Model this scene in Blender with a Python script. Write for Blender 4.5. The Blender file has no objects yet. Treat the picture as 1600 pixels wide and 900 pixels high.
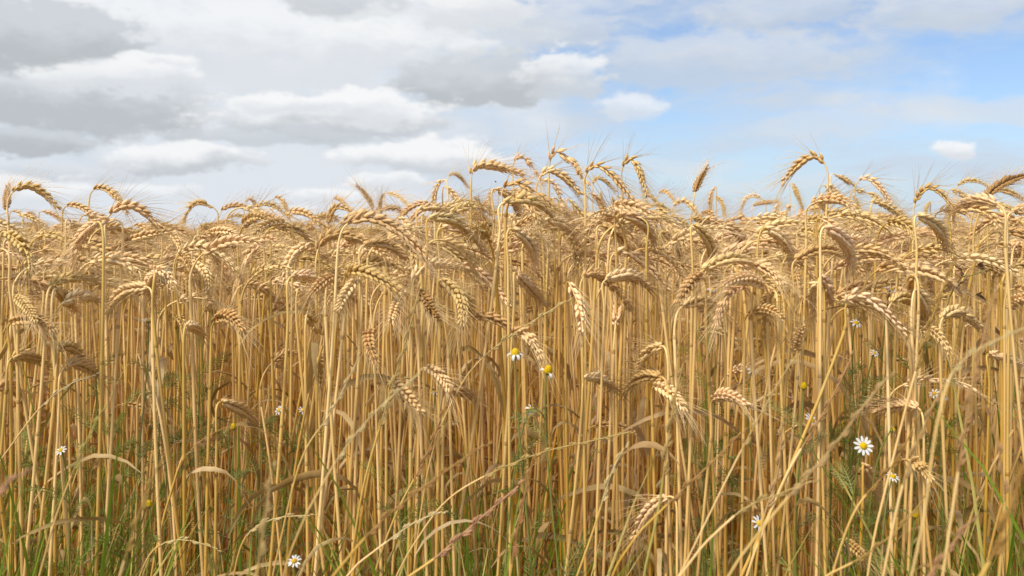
import bpy, math, random
import numpy as np
from mathutils import Vector
R = math.radians
random.seed(11); rng = np.random.default_rng(11)
scene = bpy.context.scene
C = scene.collection

# ---------------------------------------------------------------- camera
F = 1500.0; HZ = 378.0; HC = 0.84           # focal length in photo pixels, horizon row, eye height
cam_d = bpy.data.cameras.new('camera'); cam = bpy.data.objects.new('camera', cam_d); C.objects.link(cam)
cam.location = (0, 0, HC); cam.rotation_euler = (R(90), 0, 0)
cam_d.sensor_width = 36; cam_d.lens = 36*F/1600; cam_d.shift_y = -(450-HZ)/1600
cam_d.clip_start = 0.05; cam_d.clip_end = 3000
cam_d.dof.use_dof = True; cam_d.dof.focus_distance = 1.22; cam_d.dof.aperture_fstop = 9.5
scene.camera = cam
scene.view_settings.view_transform = 'Standard'; scene.view_settings.look = 'None'
scene.view_settings.exposure = 0.54; scene.view_settings.gamma = 1
scene.view_settings.use_curve_mapping = False
scene.cycles.max_bounces = 6; scene.cycles.diffuse_bounces = 4; scene.cycles.transparent_max_bounces = 4
scene.cycles.caustics_reflective = False; scene.cycles.caustics_refractive = False

SUN_EL, SUN_AZ = R(50), R(222)              # azimuth clockwise from +Y: behind the camera, to the left
# ---------------------------------------------------------------- sun
sd = bpy.data.lights.new('sun', 'SUN'); sd.energy = 2.9; sd.angle = R(12); sd.color = (1, .94, .83)
sun = bpy.data.objects.new('sun', sd); C.objects.link(sun)
sv = Vector((math.sin(SUN_AZ)*math.cos(SUN_EL), math.cos(SUN_AZ)*math.cos(SUN_EL), math.sin(SUN_EL)))
sun.rotation_euler = sv.to_track_quat('Z', 'Y').to_euler()

# ---------------------------------------------------------------- world: sky with clouds laid out by direction
w = bpy.data.worlds.new('World'); scene.world = w; w.use_nodes = True
nt = w.node_tree; nt.nodes.clear(); N = nt.nodes.new; L = nt.links.new
def val(n, k, v):
    if hasattr(v, 'is_output') or isinstance(v, bpy.types.NodeSocket): L(v, n.inputs[k])
    else: n.inputs[k].default_value = v
def M(op, a, b=0.0, c=0.0, clamp=False):
    n = N('ShaderNodeMath'); n.operation = op; n.use_clamp = clamp
    val(n, 0, a); val(n, 1, b); val(n, 2, c); return n.outputs[0]
def MR(v, a, b, c=0.0, d=1.0):
    n = N('ShaderNodeMapRange'); n.interpolation_type = 'SMOOTHSTEP'
    val(n, 0, v); val(n, 1, a); val(n, 2, b); val(n, 3, c); val(n, 4, d); return n.outputs[0]
def MIX(f, a, b):
    n = N('ShaderNodeMix'); n.data_type = 'RGBA'
    val(n, 0, f); val(n, 6, a); val(n, 7, b); return n.outputs[2]
def NOISE(vec, sc, det=4, rough=.55):
    n = N('ShaderNodeTexNoise'); n.noise_dimensions = '3D'
    val(n, 'Vector', vec); val(n, 'Scale', sc); val(n, 'Detail', det); val(n, 'Roughness', rough); return n
tc = N('ShaderNodeTexCoord'); sp = N('ShaderNodeSeparateXYZ'); L(tc.outputs['Generated'], sp.inputs[0])
az = M('ARCTAN2', sp.outputs[0], sp.outputs[1]); el = M('ARCSINE', sp.outputs[2])
cb = N('ShaderNodeCombineXYZ'); L(az, cb.inputs[0]); L(el, cb.inputs[1])
st = N('ShaderNodeVectorMath'); st.operation = 'MULTIPLY'; L(cb.outputs[0], st.inputs[0]); st.inputs[1].default_value = (1, 2.1, 1)
nz = NOISE(st.outputs[0], 9, 5, .6)
wp = N('ShaderNodeVectorMath'); wp.operation = 'SUBTRACT'; L(nz.outputs['Color'], wp.inputs[0]); wp.inputs[1].default_value = (.5, .5, .5)
wq = N('ShaderNodeVectorMath'); wq.operation = 'MULTIPLY_ADD'; L(wp.outputs[0], wq.inputs[0]); wq.inputs[1].default_value = (.085, .045, 0); L(cb.outputs[0], wq.inputs[2])
P = wq.outputs[0]
puff = NOISE(st.outputs[0], 26, 8, .62).outputs['Fac']; puff = M('SUBTRACT', puff, .5)
broad = NOISE(st.outputs[0], 5.5, 5, .55).outputs['Fac']
st2 = N('ShaderNodeVectorMath'); st2.operation = 'MULTIPLY'; L(P, st2.inputs[0]); st2.inputs[1].default_value = (1, 4.5, 1)
streak = NOISE(st2.outputs[0], 5, 6, .6).outputs['Fac']
sky = N('ShaderNodeTexSky'); sky.sky_type = 'NISHITA'; sky.sun_disc = False
sky.sun_elevation = SUN_EL; sky.sun_rotation = SUN_AZ; sky.dust_density = .6; sky.ozone_density = 2.2; sky.air_density = 1.0
BG = 0.12
def col(r, g, b):                                        # displayed brightness of a cloud, in sky units
    k = BG*2**scene.view_settings.exposure; return (r/k, g/k, b/k, 1)
tint = N('ShaderNodeMix'); tint.data_type = 'RGBA'; tint.blend_type = 'MULTIPLY'; tint.inputs[0].default_value = 1
L(sky.outputs[0], tint.inputs[6]); tint.inputs[7].default_value = (.70, .76, .865, 1)
cur = tint.outputs[2]
# high thin veil: denser to the left, thinning to blue on the right and overhead
leftness = MR(az, .22, -.22, 0, .26)
veil = MR(M('ADD', streak, leftness), .38, .72, .10, .96)
cur = MIX(veil, cur, col(.62, .69, .785))
low = MR(el, .15, .0, 0, .7)
cur = MIX(low, cur, col(.57, .655, .77))
whiter = MR(M('ADD', broad, leftness), .52, .78, 0, .8)
cur = MIX(whiter, cur, col(.79, .825, .87))
def cloud(px, py, rx, ry, op, top, bot, soft=.45, k=1.6, split=0.1):
    soft *= .6; k *= 1.15
    global cur
    a = math.atan((px-800)/F); e = math.atan((HZ-py)/F*math.cos(a))
    n = N('ShaderNodeVectorMath'); n.operation = 'SUBTRACT'; L(P, n.inputs[0]); n.inputs[1].default_value = (a, e, 0)
    m = N('ShaderNodeVectorMath'); m.operation = 'MULTIPLY'; L(n.outputs[0], m.inputs[0]); m.inputs[1].default_value = (F/rx, F/ry, 0)
    ln = N('ShaderNodeVectorMath'); ln.operation = 'LENGTH'; L(m.outputs[0], ln.inputs[0])
    d = M('MULTIPLY_ADD', puff, -k, ln.outputs[1])
    s = N('ShaderNodeSeparateXYZ'); L(m.outputs[0], s.inputs[0])
    al = MR(d, 1+soft, 1-soft, 0, op)
    sh = MR(M('MULTIPLY_ADD', puff, 1.5, s.outputs[1]), -.6+split, .5+split)
    cur = MIX(al, cur, MIX(sh, col(*bot), col(*top)))
W1 = (.93, .94, .95); W2 = (.73, .765, .81); G1 = (.56, .60, .64); G2 = (.49, .525, .555); G3 = (.62, .66, .705)
cloud(330, 60, 420, 75, .75, W1, W2, .6)
cloud(1120, 90, 200, 46, .6, W2, G3, .45)
cloud(1540, 168, 110, 18, .55, W2, W2, .6)
cloud(1240, 14, 140, 26, .6, W2, G3, .6)
cloud(1490, 18, 110, 28, .6, W2, G3, .6)
cloud(1290, 200, 120, 22, .45, W2, W2, .6)
cloud(110, 150, 190, 58, .9, W2, G2, .4, split=.2)
cloud(40, 52, 150, 52, .95, G3, G2, .3)
cloud(540, 6, 90, 20, .8, G3, G1, .4)
cloud(640, 60, 130, 50, .5, W1, W2, .5)
cloud(730, 14, 100, 36, .95, (.93, .93, .93), W2, .35)
cloud(850, 45, 110, 40, .5, W2, G3, .5)
cloud(745, 125, 130, 44, .9, G3, G2, .35)
cloud(742, 80, 50, 13, .6, W1, W2, .7, k=3)
cloud(880, 118, 60, 32, .8, W1, G3, .5, k=2.5)
cloud(985, 162, 52, 24, .7, W1, W2, .5)
cloud(520, 176, 180, 40, .95, W1, G1, .35, split=-.1)
cloud(440, 212, 200, 14, .7, G3, G1, .4)
cloud(240, 105, 60, 18, .9, W1, W2, .4)
cloud(30, 222, 90, 20, .95, G3, G2, .35)
cloud(190, 122, 110, 24, .85, W1, W2, .4)
cloud(590, 165, 60, 26, .85, W1, W2, .4)
cloud(460, 158, 90, 16, .8, W1, W2, .4)
cloud(285, 246, 120, 24, .9, W1, G1, .35, split=-.1)
cloud(655, 246, 135, 30, .95, W1, G3, .35, split=-.2)
cloud(120, 268, 90, 14, .7, W2, G3, .4)
cloud(235, 296, 60, 11, .7, W1, W2, .4)
cloud(75, 300, 70, 22, .8, W1, W2, .4)
cloud(520, 306, 75, 13, .85, W1, W2, .4)
cloud(610, 288, 60, 13, .8, W1, W2, .4)
cloud(1493, 234, 30, 15, .95, W1, W2, .45, k=1.6)
cloud(430, 330, 60, 9, .6, W1, W2, .5)
cloud(330, 320, 50, 8, .5, W2, W2, .5)
cloud(1050, 260, 120, 12, .4, W2, W2, .6)
cloud(1240, 290, 150, 10, .4, W2, W2, .6)
bg = N('ShaderNodeBackground'); bg.inputs[1].default_value = BG; L(cur, bg.inputs[0])
wo = N('ShaderNodeOutputWorld'); L(bg.outputs[0], wo.inputs[0])
w.cycles.sampling_method = 'MANUAL'; w.cycles.sample_map_resolution = 512

# ---------------------------------------------------------------- materials
def mat(name, c1, c2, rough=.6, low=None, trans=0.0, scale=60, var=.22, zr=(.08, .62), spec=.25, bump=.0, stretch=(1, 1, .12), hue=.006):
    """base colour: mix of c1 and c2 by noise; 'low' is the colour the lower stem really has"""
    m = bpy.data.materials.new(name); m.use_nodes = True; t = m.node_tree; t.nodes.clear()
    n = t.nodes.new; l = t.links.new
    tc = n('ShaderNodeTexCoord'); oi = n('ShaderNodeObjectInfo')
    mp = n('ShaderNodeMapping'); mp.inputs['Scale'].default_value = stretch; l(tc.outputs['Object'], mp.inputs[0])
    ad = n('ShaderNodeVectorMath'); ad.operation = 'ADD'; l(mp.outputs[0], ad.inputs[0])
    cx = n('ShaderNodeCombineXYZ'); l(oi.outputs['Random'], cx.inputs[0]); l(cx.outputs[0], ad.inputs[1])
    no = n('ShaderNodeTexNoise'); no.inputs['Scale'].default_value = scale; no.inputs['Detail'].default_value = 3; l(ad.outputs[0], no.inputs['Vector'])
    r1 = n('ShaderNodeMapRange'); r1.inputs[1].default_value = .3; r1.inputs[2].default_value = .7; l(no.outputs['Fac'], r1.inputs[0])
    mx = n('ShaderNodeMix'); mx.data_type = 'RGBA'; mx.inputs[6].default_value = (*c1, 1); mx.inputs[7].default_value = (*c2, 1); l(r1.outputs[0], mx.inputs[0])
    out = mx.outputs[2]
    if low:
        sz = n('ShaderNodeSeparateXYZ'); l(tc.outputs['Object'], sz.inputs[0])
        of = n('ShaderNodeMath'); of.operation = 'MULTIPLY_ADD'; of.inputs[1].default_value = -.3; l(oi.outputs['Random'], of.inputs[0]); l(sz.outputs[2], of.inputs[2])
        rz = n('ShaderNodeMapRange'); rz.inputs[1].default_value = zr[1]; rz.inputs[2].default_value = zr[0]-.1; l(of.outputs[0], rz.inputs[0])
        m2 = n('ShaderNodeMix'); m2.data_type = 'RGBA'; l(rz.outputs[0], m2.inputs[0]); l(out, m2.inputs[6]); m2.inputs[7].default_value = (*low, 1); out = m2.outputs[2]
    wn = n('ShaderNodeTexWhiteNoise'); wn.noise_dimensions = '1D'; l(oi.outputs['Random'], wn.inputs['W'])
    hs = n('ShaderNodeHueSaturation'); l(out, hs.inputs['Color'])
    rv = n('ShaderNodeMapRange'); l(wn.outputs['Value'], rv.inputs[0]); rv.inputs[3].default_value = 1-var; rv.inputs[4].default_value = 1+var; l(rv.outputs[0], hs.inputs['Value'])
    rh = n('ShaderNodeMapRange'); l(oi.outputs['Random'], rh.inputs[0]); rh.inputs[3].default_value = .5-hue; rh.inputs[4].default_value = .5+hue; l(rh.outputs[0], hs.inputs['Hue'])
    rs = n('ShaderNodeMapRange'); l(wn.outputs['Value'], rs.inputs[0]); rs.inputs[3].default_value = 1.16; rs.inputs[4].default_value = .92; l(rs.outputs[0], hs.inputs['Saturation'])
    b = n('ShaderNodeBsdfPrincipled'); b.inputs['Roughness'].default_value = rough; b.inputs['Specular IOR Level'].default_value = spec
    l(hs.outputs[0], b.inputs['Base Color'])
    if bump:
        bp = n('ShaderNodeBump'); bp.inputs['Strength'].default_value = bump; bp.inputs['Distance'].default_value = .002; l(no.outputs['Fac'], bp.inputs['Height']); l(bp.outputs[0], b.inputs['Normal'])
    o = n('ShaderNodeOutputMaterial')
    if trans:
        tr = n('ShaderNodeBsdfTranslucent'); l(hs.outputs[0], tr.inputs[0])
        ms = n('ShaderNodeMixShader'); ms.inputs[0].default_value = trans; l(b.outputs[0], ms.inputs[1]); l(tr.outputs[0], ms.inputs[2]); l(ms.outputs[0], o.inputs[0])
    else: l(b.outputs[0], o.inputs[0])
    return m
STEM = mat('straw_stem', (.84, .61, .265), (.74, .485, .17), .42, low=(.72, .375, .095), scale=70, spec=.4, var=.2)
EAR = mat('wheat_ear', (.84, .61, .32), (.69, .45, .195), .6, scale=260, stretch=(1, 1, 1), var=.18, hue=.010, bump=.3)
DARKEAR = mat('brown_wheat_ear', (.46, .29, .13), (.36, .215, .09), .6, scale=260, stretch=(1, 1, 1), var=.05, bump=.3)
AWN = mat('wheat_awn', (.88, .67, .38), (.80, .58, .30), .5, trans=.25, scale=30)
LEAF = mat('dry_leaf', (.60, .44, .22), (.42, .27, .11), .7, trans=.3, scale=50, stretch=(1, 1, .4), var=.25)
SPIKE = mat('grass_spike', (.50, .32, .13), (.36, .22, .08), .6, scale=200, stretch=(1, 1, 1), var=.22, hue=.015)
SPIKER = mat('reddish_grass_spike', (.48, .27, .14), (.40, .20, .10), .6, scale=200, stretch=(1, 1, 1), var=.15)
SPIKEP = mat('pale_grass_spike', (.64, .48, .22), (.50, .37, .15), .6, scale=200, stretch=(1, 1, 1), var=.12)
GSTEM = mat('olive_grass_stem', (.52, .42, .15), (.40, .34, .10), .5, scale=40, var=.25)
GREEN = mat('green_blade', (.19, .31, .04), (.32, .38, .07), .5, trans=.35, scale=30, stretch=(1, 1, .3), var=.3)
WEED = mat('mayweed_green', (.24, .27, .06), (.33, .34, .10), .6, trans=.2, scale=60, var=.2)
PETAL = mat('white_petal', (.84, .84, .82), (.78, .78, .76), .6, trans=.25, scale=40, var=.03, hue=.0)
DISC = mat('yellow_disc', (.78, .50, .03), (.62, .36, .02), .7, scale=1500, stretch=(1, 1, 1), var=.08, hue=.01, bump=.6)
JOINT = mat('straw_joint', (.58, .38, .15), (.44, .27, .09), .6, scale=200, stretch=(1, 1, 1))
BROWN = mat('brown_husk', (.16, .09, .045), (.26, .16, .08), .8, scale=200, stretch=(1, 1, 1))
SEEDW = mat('pale_bract', (.55, .47, .33), (.44, .36, .24), .7, scale=200, stretch=(1, 1, 1))
BLACK = mat('insect_black', (.02, .02, .02), (.03, .03, .03), .4)
SOIL = mat('soil', (.10, .065, .035), (.17, .115, .06), .95, scale=9, stretch=(1, 1, 1), var=0, hue=0, bump=.5)
FAR = mat('far_field', (.60, .43, .20), (.44, .30, .13), .9, scale=14, stretch=(1, .4, 1), var=0, hue=0)

# ---------------------------------------------------------------- mesh helpers
class MB:
    def __init__(s): s.v = []; s.n = 0; s.q = []; s.t = []; s.qm = []; s.tm = []
    def add(s, v, q=None, t=None, m=0):
        s.v.append(np.asarray(v, float))
        if q is not None and len(q): s.q.append(np.asarray(q)+s.n); s.qm.append(np.full(len(q), m))
        if t is not None and len(t): s.t.append(np.asarray(t)+s.n); s.tm.append(np.full(len(t), m))
        s.n += len(v)
    def mesh(s, name, mats, smooth=True):
        me = bpy.data.meshes.new(name)
        v = np.concatenate(s.v)
        q = np.concatenate(s.q) if s.q else np.zeros((0, 4), int); t = np.concatenate(s.t) if s.t else np.zeros((0, 3), int)
        loops = np.concatenate([q.ravel(), t.ravel()]).astype(np.int32)
        starts = np.concatenate([np.arange(len(q))*4, len(q)*4+np.arange(len(t))*3]).astype(np.int32)
        me.vertices.add(len(v)); me.vertices.foreach_set('co', v.astype(np.float32).ravel())
        me.loops.add(len(loops)); me.loops.foreach_set('vertex_index', loops)
        me.polygons.add(len(starts)); me.polygons.foreach_set('loop_start', starts)
        me.polygons.foreach_set('material_index', np.concatenate(s.qm+s.tm).astype(np.int32) if s.qm or s.tm else [])
        me.polygons.foreach_set('use_smooth', np.full(len(starts), smooth))
        for m in mats: me.materials.append(m)
        me.update(calc_edges=True); me.validate()
        return me
    def obj(s, name, mats, parent=None, smooth=True):
        o = bpy.data.objects.new(name, s.mesh(name, mats, smooth)); C.objects.link(o)
        if parent: o.parent = parent
        return o
def unit(a): a = np.asarray(a, float); return a/(np.linalg.norm(a, axis=-1, keepdims=True)+1e-12)
def frames(p, up0=None):
    T = unit(np.gradient(p, axis=0)); S = np.zeros_like(T)
    s = np.array([0, 1, 0.]) if up0 is None else np.asarray(up0, float)
    for i in range(len(p)):
        s = s-T[i]*np.dot(s, T[i])
        if np.linalg.norm(s) < 1e-5: s = np.cross(T[i], [1, 0, .1])
        s = unit(s); S[i] = s
    return T, S, np.cross(T, S)
def tube(mb, p, r, sides=5, m=0, flat=1.0, up0=None):
    p = np.asarray(p, float); n = len(p); r = np.broadcast_to(r, (n,)); T, S, B = frames(p, up0)
    a = np.arange(sides)/sides*2*math.pi
    v = p[:, None]+r[:, None, None]*(np.cos(a)[None, :, None]*S[:, None]*flat+np.sin(a)[None, :, None]*B[:, None])
    i = np.arange(n-1)[:, None]*sides; j = np.arange(sides)[None]; k = (j+1) % sides
    q = np.stack([i+j, i+k, i+sides+k, i+sides+j], -1).reshape(-1, 4)
    mb.add(v.reshape(-1, 3), q, None, m)
def ribbon(mb, p, wdt, m=0, side=None, twist=0.0, fold=.25):
    """a leaf blade with a folded midrib"""
    p = np.asarray(p, float); n = len(p); wdt = np.broadcast_to(wdt, (n,)); T, S, B = frames(p, side)
    a = np.linspace(0, twist, n)[:, None]; S2 = S*np.cos(a)+B*np.sin(a); B2 = -S*np.sin(a)+B*np.cos(a)
    v = np.stack([p-S2*wdt[:, None]+B2*wdt[:, None]*fold, p, p+S2*wdt[:, None]+B2*wdt[:, None]*fold], 1).reshape(-1, 3)
    i = np.arange(n-1)*3; q = np.concatenate([np.stack([i, i+1, i+4, i+3], -1), np.stack([i+1, i+2, i+5, i+4], -1)])
    mb.add(v, q, None, m)
def bez(a, b, c, d, n):
    t = np.linspace(0, 1, n)[:, None]; a, b, c, d = map(np.asarray, (a, b, c, d))
    return (1-t)**3*a+3*(1-t)**2*t*b+3*(1-t)*t*t*c+t**3*d
def through(pts, n):                                     # smooth curve through points
    pts = np.asarray(pts, float)
    if len(pts) == 2: return pts[0]+(pts[1]-pts[0])*np.linspace(0, 1, n)[:, None]
    ext = np.vstack([2*pts[0]-pts[1], pts, 2*pts[-1]-pts[-2]]); out = []
    u = np.linspace(0, len(pts)-1, n)
    for x in u:
        k = min(int(x), len(pts)-2); f = x-k; a, b, c, d = ext[k:k+4]
        out.append(.5*((2*b)+(c-a)*f+(2*a-5*b+4*c-d)*f*f+(3*b-a-3*c+d)*f**3))
    return resample(np.array(out), n)
def resample(p, n):
    s = np.concatenate([[0], np.cumsum(np.linalg.norm(np.diff(p, axis=0), axis=1))]); x = np.linspace(0, s[-1], n)
    return np.stack([np.interp(x, s, p[:, k]) for k in range(3)], -1)
def plen(p): return float(np.linalg.norm(np.diff(p, axis=0), axis=1).sum())
def blob_template(sides, rings):
    v = [(0, 0, 0)]; prof = {2: [(.3, .95), (.68, .72)], 3: [(.16, .72), (.42, 1), (.75, .62)], 1: [(.4, 1)]}[rings]
    for z, r in prof:
        for k in range(sides): a = 2*math.pi*k/sides; v.append((r*math.cos(a), r*math.sin(a), z))
    v.append((0, 0, 1)); q = []; t = []
    for k in range(sides):
        t.append((0, 1+(k+1) % sides, 1+k)); e = 1+(rings-1)*sides; t.append((e+k, e+(k+1) % sides, len(v)-1))
        for i in range(rings-1): b = 1+i*sides; q.append((b+k, b+(k+1) % sides, b+sides+(k+1) % sides, b+sides+k))
    return np.array(v), np.array(q).reshape(-1, 4), np.array(t)
TPL = {0: blob_template(6, 3), 1: blob_template(5, 2), 2: blob_template(3, 1)}
def blob(mb, o, d, s, ln, wd, th, lod=0, m=0):
    v, q, t = TPL[lod]; d = unit(d); s = unit(s-d*np.dot(s, d)); b = np.cross(d, s)
    mb.add(o+v[:, :1]*wd*s+v[:, 1:2]*th*b+v[:, 2:]*ln*d, q, t, m)

def ear_geometry(mb, ab, path, lod=0, rnd=random, em=0, am=0, plump=1.0, roll=None):
    """rows of spikelets up a curved rachis into mb, their awns into ab"""
    ln = plen(path); n = max(9, int(ln/.0041)); p = resample(path, n); T, S, B = frames(p, None if roll is None else roll)
    a0 = rnd.uniform(-.5, .5) if roll is None else 0
    S, B = S*math.cos(a0)+B*math.sin(a0), B*math.cos(a0)-S*math.sin(a0)
    # the two rows lie along +-B (in the picture plane when S points at the viewer)
    tube(mb, p, np.linspace(.0014, .0008, n), 4, em)
    gap = rnd.random() < .3
    for i in range(n):
        if gap and rnd.random() < .16: continue
        u = i/(n-1); sz = (.72+.55*math.sin(math.pi*min(1, u*1.15+.12)))*plump*rnd.uniform(.9, 1.1)
        sd = 1 if i % 2 else -1; out = B[i]*sd; o = p[i]+out*.0012
        sp = .36-.16*u+rnd.uniform(-.07, .07)
        fl = ((0, .72), (1, .62), (-1, .62)) if lod == 0 else ((.8, .6), (-.8, .6)) if lod == 1 else ((0, .75),)
        for f, k in fl:
            d = T[i]*math.cos(sp)+out*math.sin(sp)*(1 if f == 0 else .8)+S[i]*f*.30
            blob(mb, o+S[i]*f*.0016, d, S[i], (.0122 if f else .0130)*sz*rnd.uniform(.88, 1.12), .0018*sz*(1.5 if lod == 2 else 1), .0021*sz*(1.5 if lod == 2 else 1), lod, em)
            if ab is None or (lod == 1 and rnd.random() < .25): continue
            if lod == 2 and rnd.random() < .4: continue
            al = rnd.uniform(.028, .060)*(1.0 if u < .85 else .9)
            d = unit(d); s0 = o+d*.0098*sz; e = unit(T[i]*1.0+out*rnd.uniform(.12, .50)+S[i]*(f*.15+rnd.uniform(-.22, .22)))
            mid = s0+unit(d+e)*al*.45; end = mid+e*al*.55+np.array([0, 0, -.002])
            r = .00028 if lod < 2 else .0005
            tube(ab, np.array([s0, mid, end]), np.array([r, r*.75, r*.25]), 3, am)
def stem_geometry(mb, p, r0, r1, sides=6, m=0, joints=True, jm=None):
    n = len(p); s = np.linspace(0, 1, n); r = r0+(r1-r0)*np.clip(s*1.05, 0, 1)**1.3
    if joints:                                           # sheath ends, slightly proud, and a swollen joint
        o_ = (r0*1e7 % 1)*.16-.08
        for j in (.28, .60):
            k = int((j+o_)*n); r[:k] *= 1.05; r[k] *= 1.25
            if jm is not None:
                t_ = unit(p[k+1]-p[k]); c_ = p[k]+t_*.002; tube(mb, np.array([c_-t_*.002, c_-t_*.001, c_+t_*.001, c_+t_*.0025]), np.array([.98, 1.12, 1.12, .95])*r[k]*1.02, sides, jm)
    tube(mb, p, r, sides, m)
def dry_leaf(mb, base, ang, ln, droop, wd=.0028, m=0, n=9, rnd=random):
    h = np.array([math.cos(ang), math.sin(ang), 0]); a = R(rnd.uniform(55, 78)); pts = [np.array(base)]
    for i in range(n):
        pts.append(pts[-1]+(h*math.cos(a)+np.array([0, 0, math.sin(a)]))*ln/n); a -= droop/n*rnd.uniform(.5, 1.5)
        h = unit(h+np.array([rnd.uniform(-.2, .2), rnd.uniform(-.2, .2), 0]))
    w = wd*np.sin(np.linspace(.35, math.pi, n+1))**.7+.0003
    ribbon(mb, np.array(pts), w, m, side=np.cross(h, [0, 0, 1]), twist=rnd.uniform(-4, 4), fold=rnd.uniform(.2, .8))

def wpt(x, y, d): return np.array([(x-800)/F*d, d, HC+(HZ-y)/F*d])
def topx(p): return (p[0]/p[1]*F+800, HZ-(p[2]-HC)/p[1]*F)
def tag(o, label=None, cat=None, group=None, kind=None):
    if label: o['label'] = label
    if cat: o['category'] = cat
    if group: o['group'] = group
    if kind: o['kind'] = kind
def empty(name, loc):
    o = bpy.data.objects.new(name, None); C.objects.link(o); o.location = Vector(loc); o.empty_display_size = .05; return o

# ---------------------------------------------------------------- ground
def sheet(name, x0, x1, y0, y1, nx, ny, zf, m):
    X = np.linspace(x0, x1, nx); Y = np.linspace(0, 1, ny)**2*(y1-y0)+y0; gx, gy = np.meshgrid(X, Y)
    mb = MB(); v = np.stack([gx, gy, zf(gx, gy)], -1).reshape(-1, 3); i = np.arange(ny-1)[:, None]*nx+np.arange(nx-1)[None]
    mb.add(v, np.stack([i, i+1, i+nx+1, i+nx], -1).reshape(-1, 4)); o = mb.obj(name, [m]); o['kind'] = 'structure'; return o
sheet('ground', -900, 900, -4, 1500, 61, 161, lambda x, y: .012*np.sin(x*9+1.3*y)*np.exp(-y/20), SOIL)

# ---------------------------------------------------------------- the individual wheat stalks
LABELS = {}
stalk_info = []
def hero(base, mid, tip, d=None, lean=None, dark=False, bright=False, plump=None, label=None, toward=None, low=None):
    rnd = random
    px = math.hypot(mid[0]-base[0], mid[1]-base[1])+math.hypot(tip[0]-mid[0], tip[1]-mid[1])
    Lt = .077*rnd.uniform(.93, 1.07)
    if d is None: d = min(2.9, max(.98, F*Lt*.97/max(px, 20)))
    if base[1] > 425: d = min(d, 1.03)
    dz = math.sqrt(max(0, Lt**2-(px/F*d)**2)); sg = toward if toward else (1 if rnd.random() < .6 else -1)
    a, b, c = wpt(*base, d), wpt(*mid, d+sg*dz*.45), wpt(*tip, d+sg*dz*.95)
    if min(a[1], c[1]) < .9:
        s = .9-min(a[1], c[1]); a, b, c = (wpt(*base, d+s), wpt(*mid, d+s), wpt(*tip, d+s))
    ctl = 2*b-.5*(a+c)                                   # quadratic through the middle point
    t = np.linspace(0, 1, 26)[:, None]; ear = (1-t)**2*a+2*t*(1-t)*ctl+t*t*c
    T0 = unit(ctl-a); up = max(0., T0[2])
    hx = T0[0]; drop = rnd.uniform(.028, .05)*(1+max(0, -T0[2])*.3)
    ns = a+np.array([-hx*rnd.uniform(.004, .014), -T0[1]*.012, -drop])
    if dark and T0[2] > .5: ns = a+np.array([-hx*.03, 0, -.06])
    ln = lean if lean is not None else rnd.gauss(0.0, .045)
    foot = np.array([ns[0]-ln*ns[2], ns[1]+rnd.uniform(-.03, .05), 0.])
    if foot[1] < .88: foot[1] = .88+rnd.uniform(0, .05)
    k = rnd.uniform(-.02, .02)
    tanv = unit(ns-foot)
    low_p = bez(foot, foot+np.array([k, 0, ns[2]*.35]), ns-tanv*ns[2]*.35, ns, 22)
    neck = bez(ns, ns+tanv*drop*.55, a-T0*rnd.uniform(.010, .018), a, 12)
    stem = np.vstack([low_p, neck[1:]])
    root = empty('wheat_stalk', foot)
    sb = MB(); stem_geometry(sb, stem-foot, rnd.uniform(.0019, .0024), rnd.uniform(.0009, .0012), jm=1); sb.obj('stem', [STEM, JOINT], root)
    eb, ab = MB(), MB()
    ear_geometry(eb, ab, ear-foot, 0, rnd, plump=plump or rnd.uniform(.78, 1.05), roll=np.array([rnd.uniform(-.5, .5), -1, rnd.uniform(-.3, .3)]))
    eo = eb.obj('ear', [DARKEAR if dark else EAR], root); ab.obj('awn_tuft', [AWN], eo)
    if rnd.random() < .45:
        lb = MB(); q = low_p[rnd.choice((9, 12, 15))]-foot; dry_leaf(lb, q, rnd.uniform(0, 6.28), rnd.uniform(.09, .2), rnd.uniform(2.2, 4.2), rnd.uniform(.0016, .003)); lb.obj('leaf', [LEAF], root)
    m = topx(ear[13]); stalk_info.append([root, m, tip[0]-base[0], tip[1]-base[1], dark, d, label, px])
    return root
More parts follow.
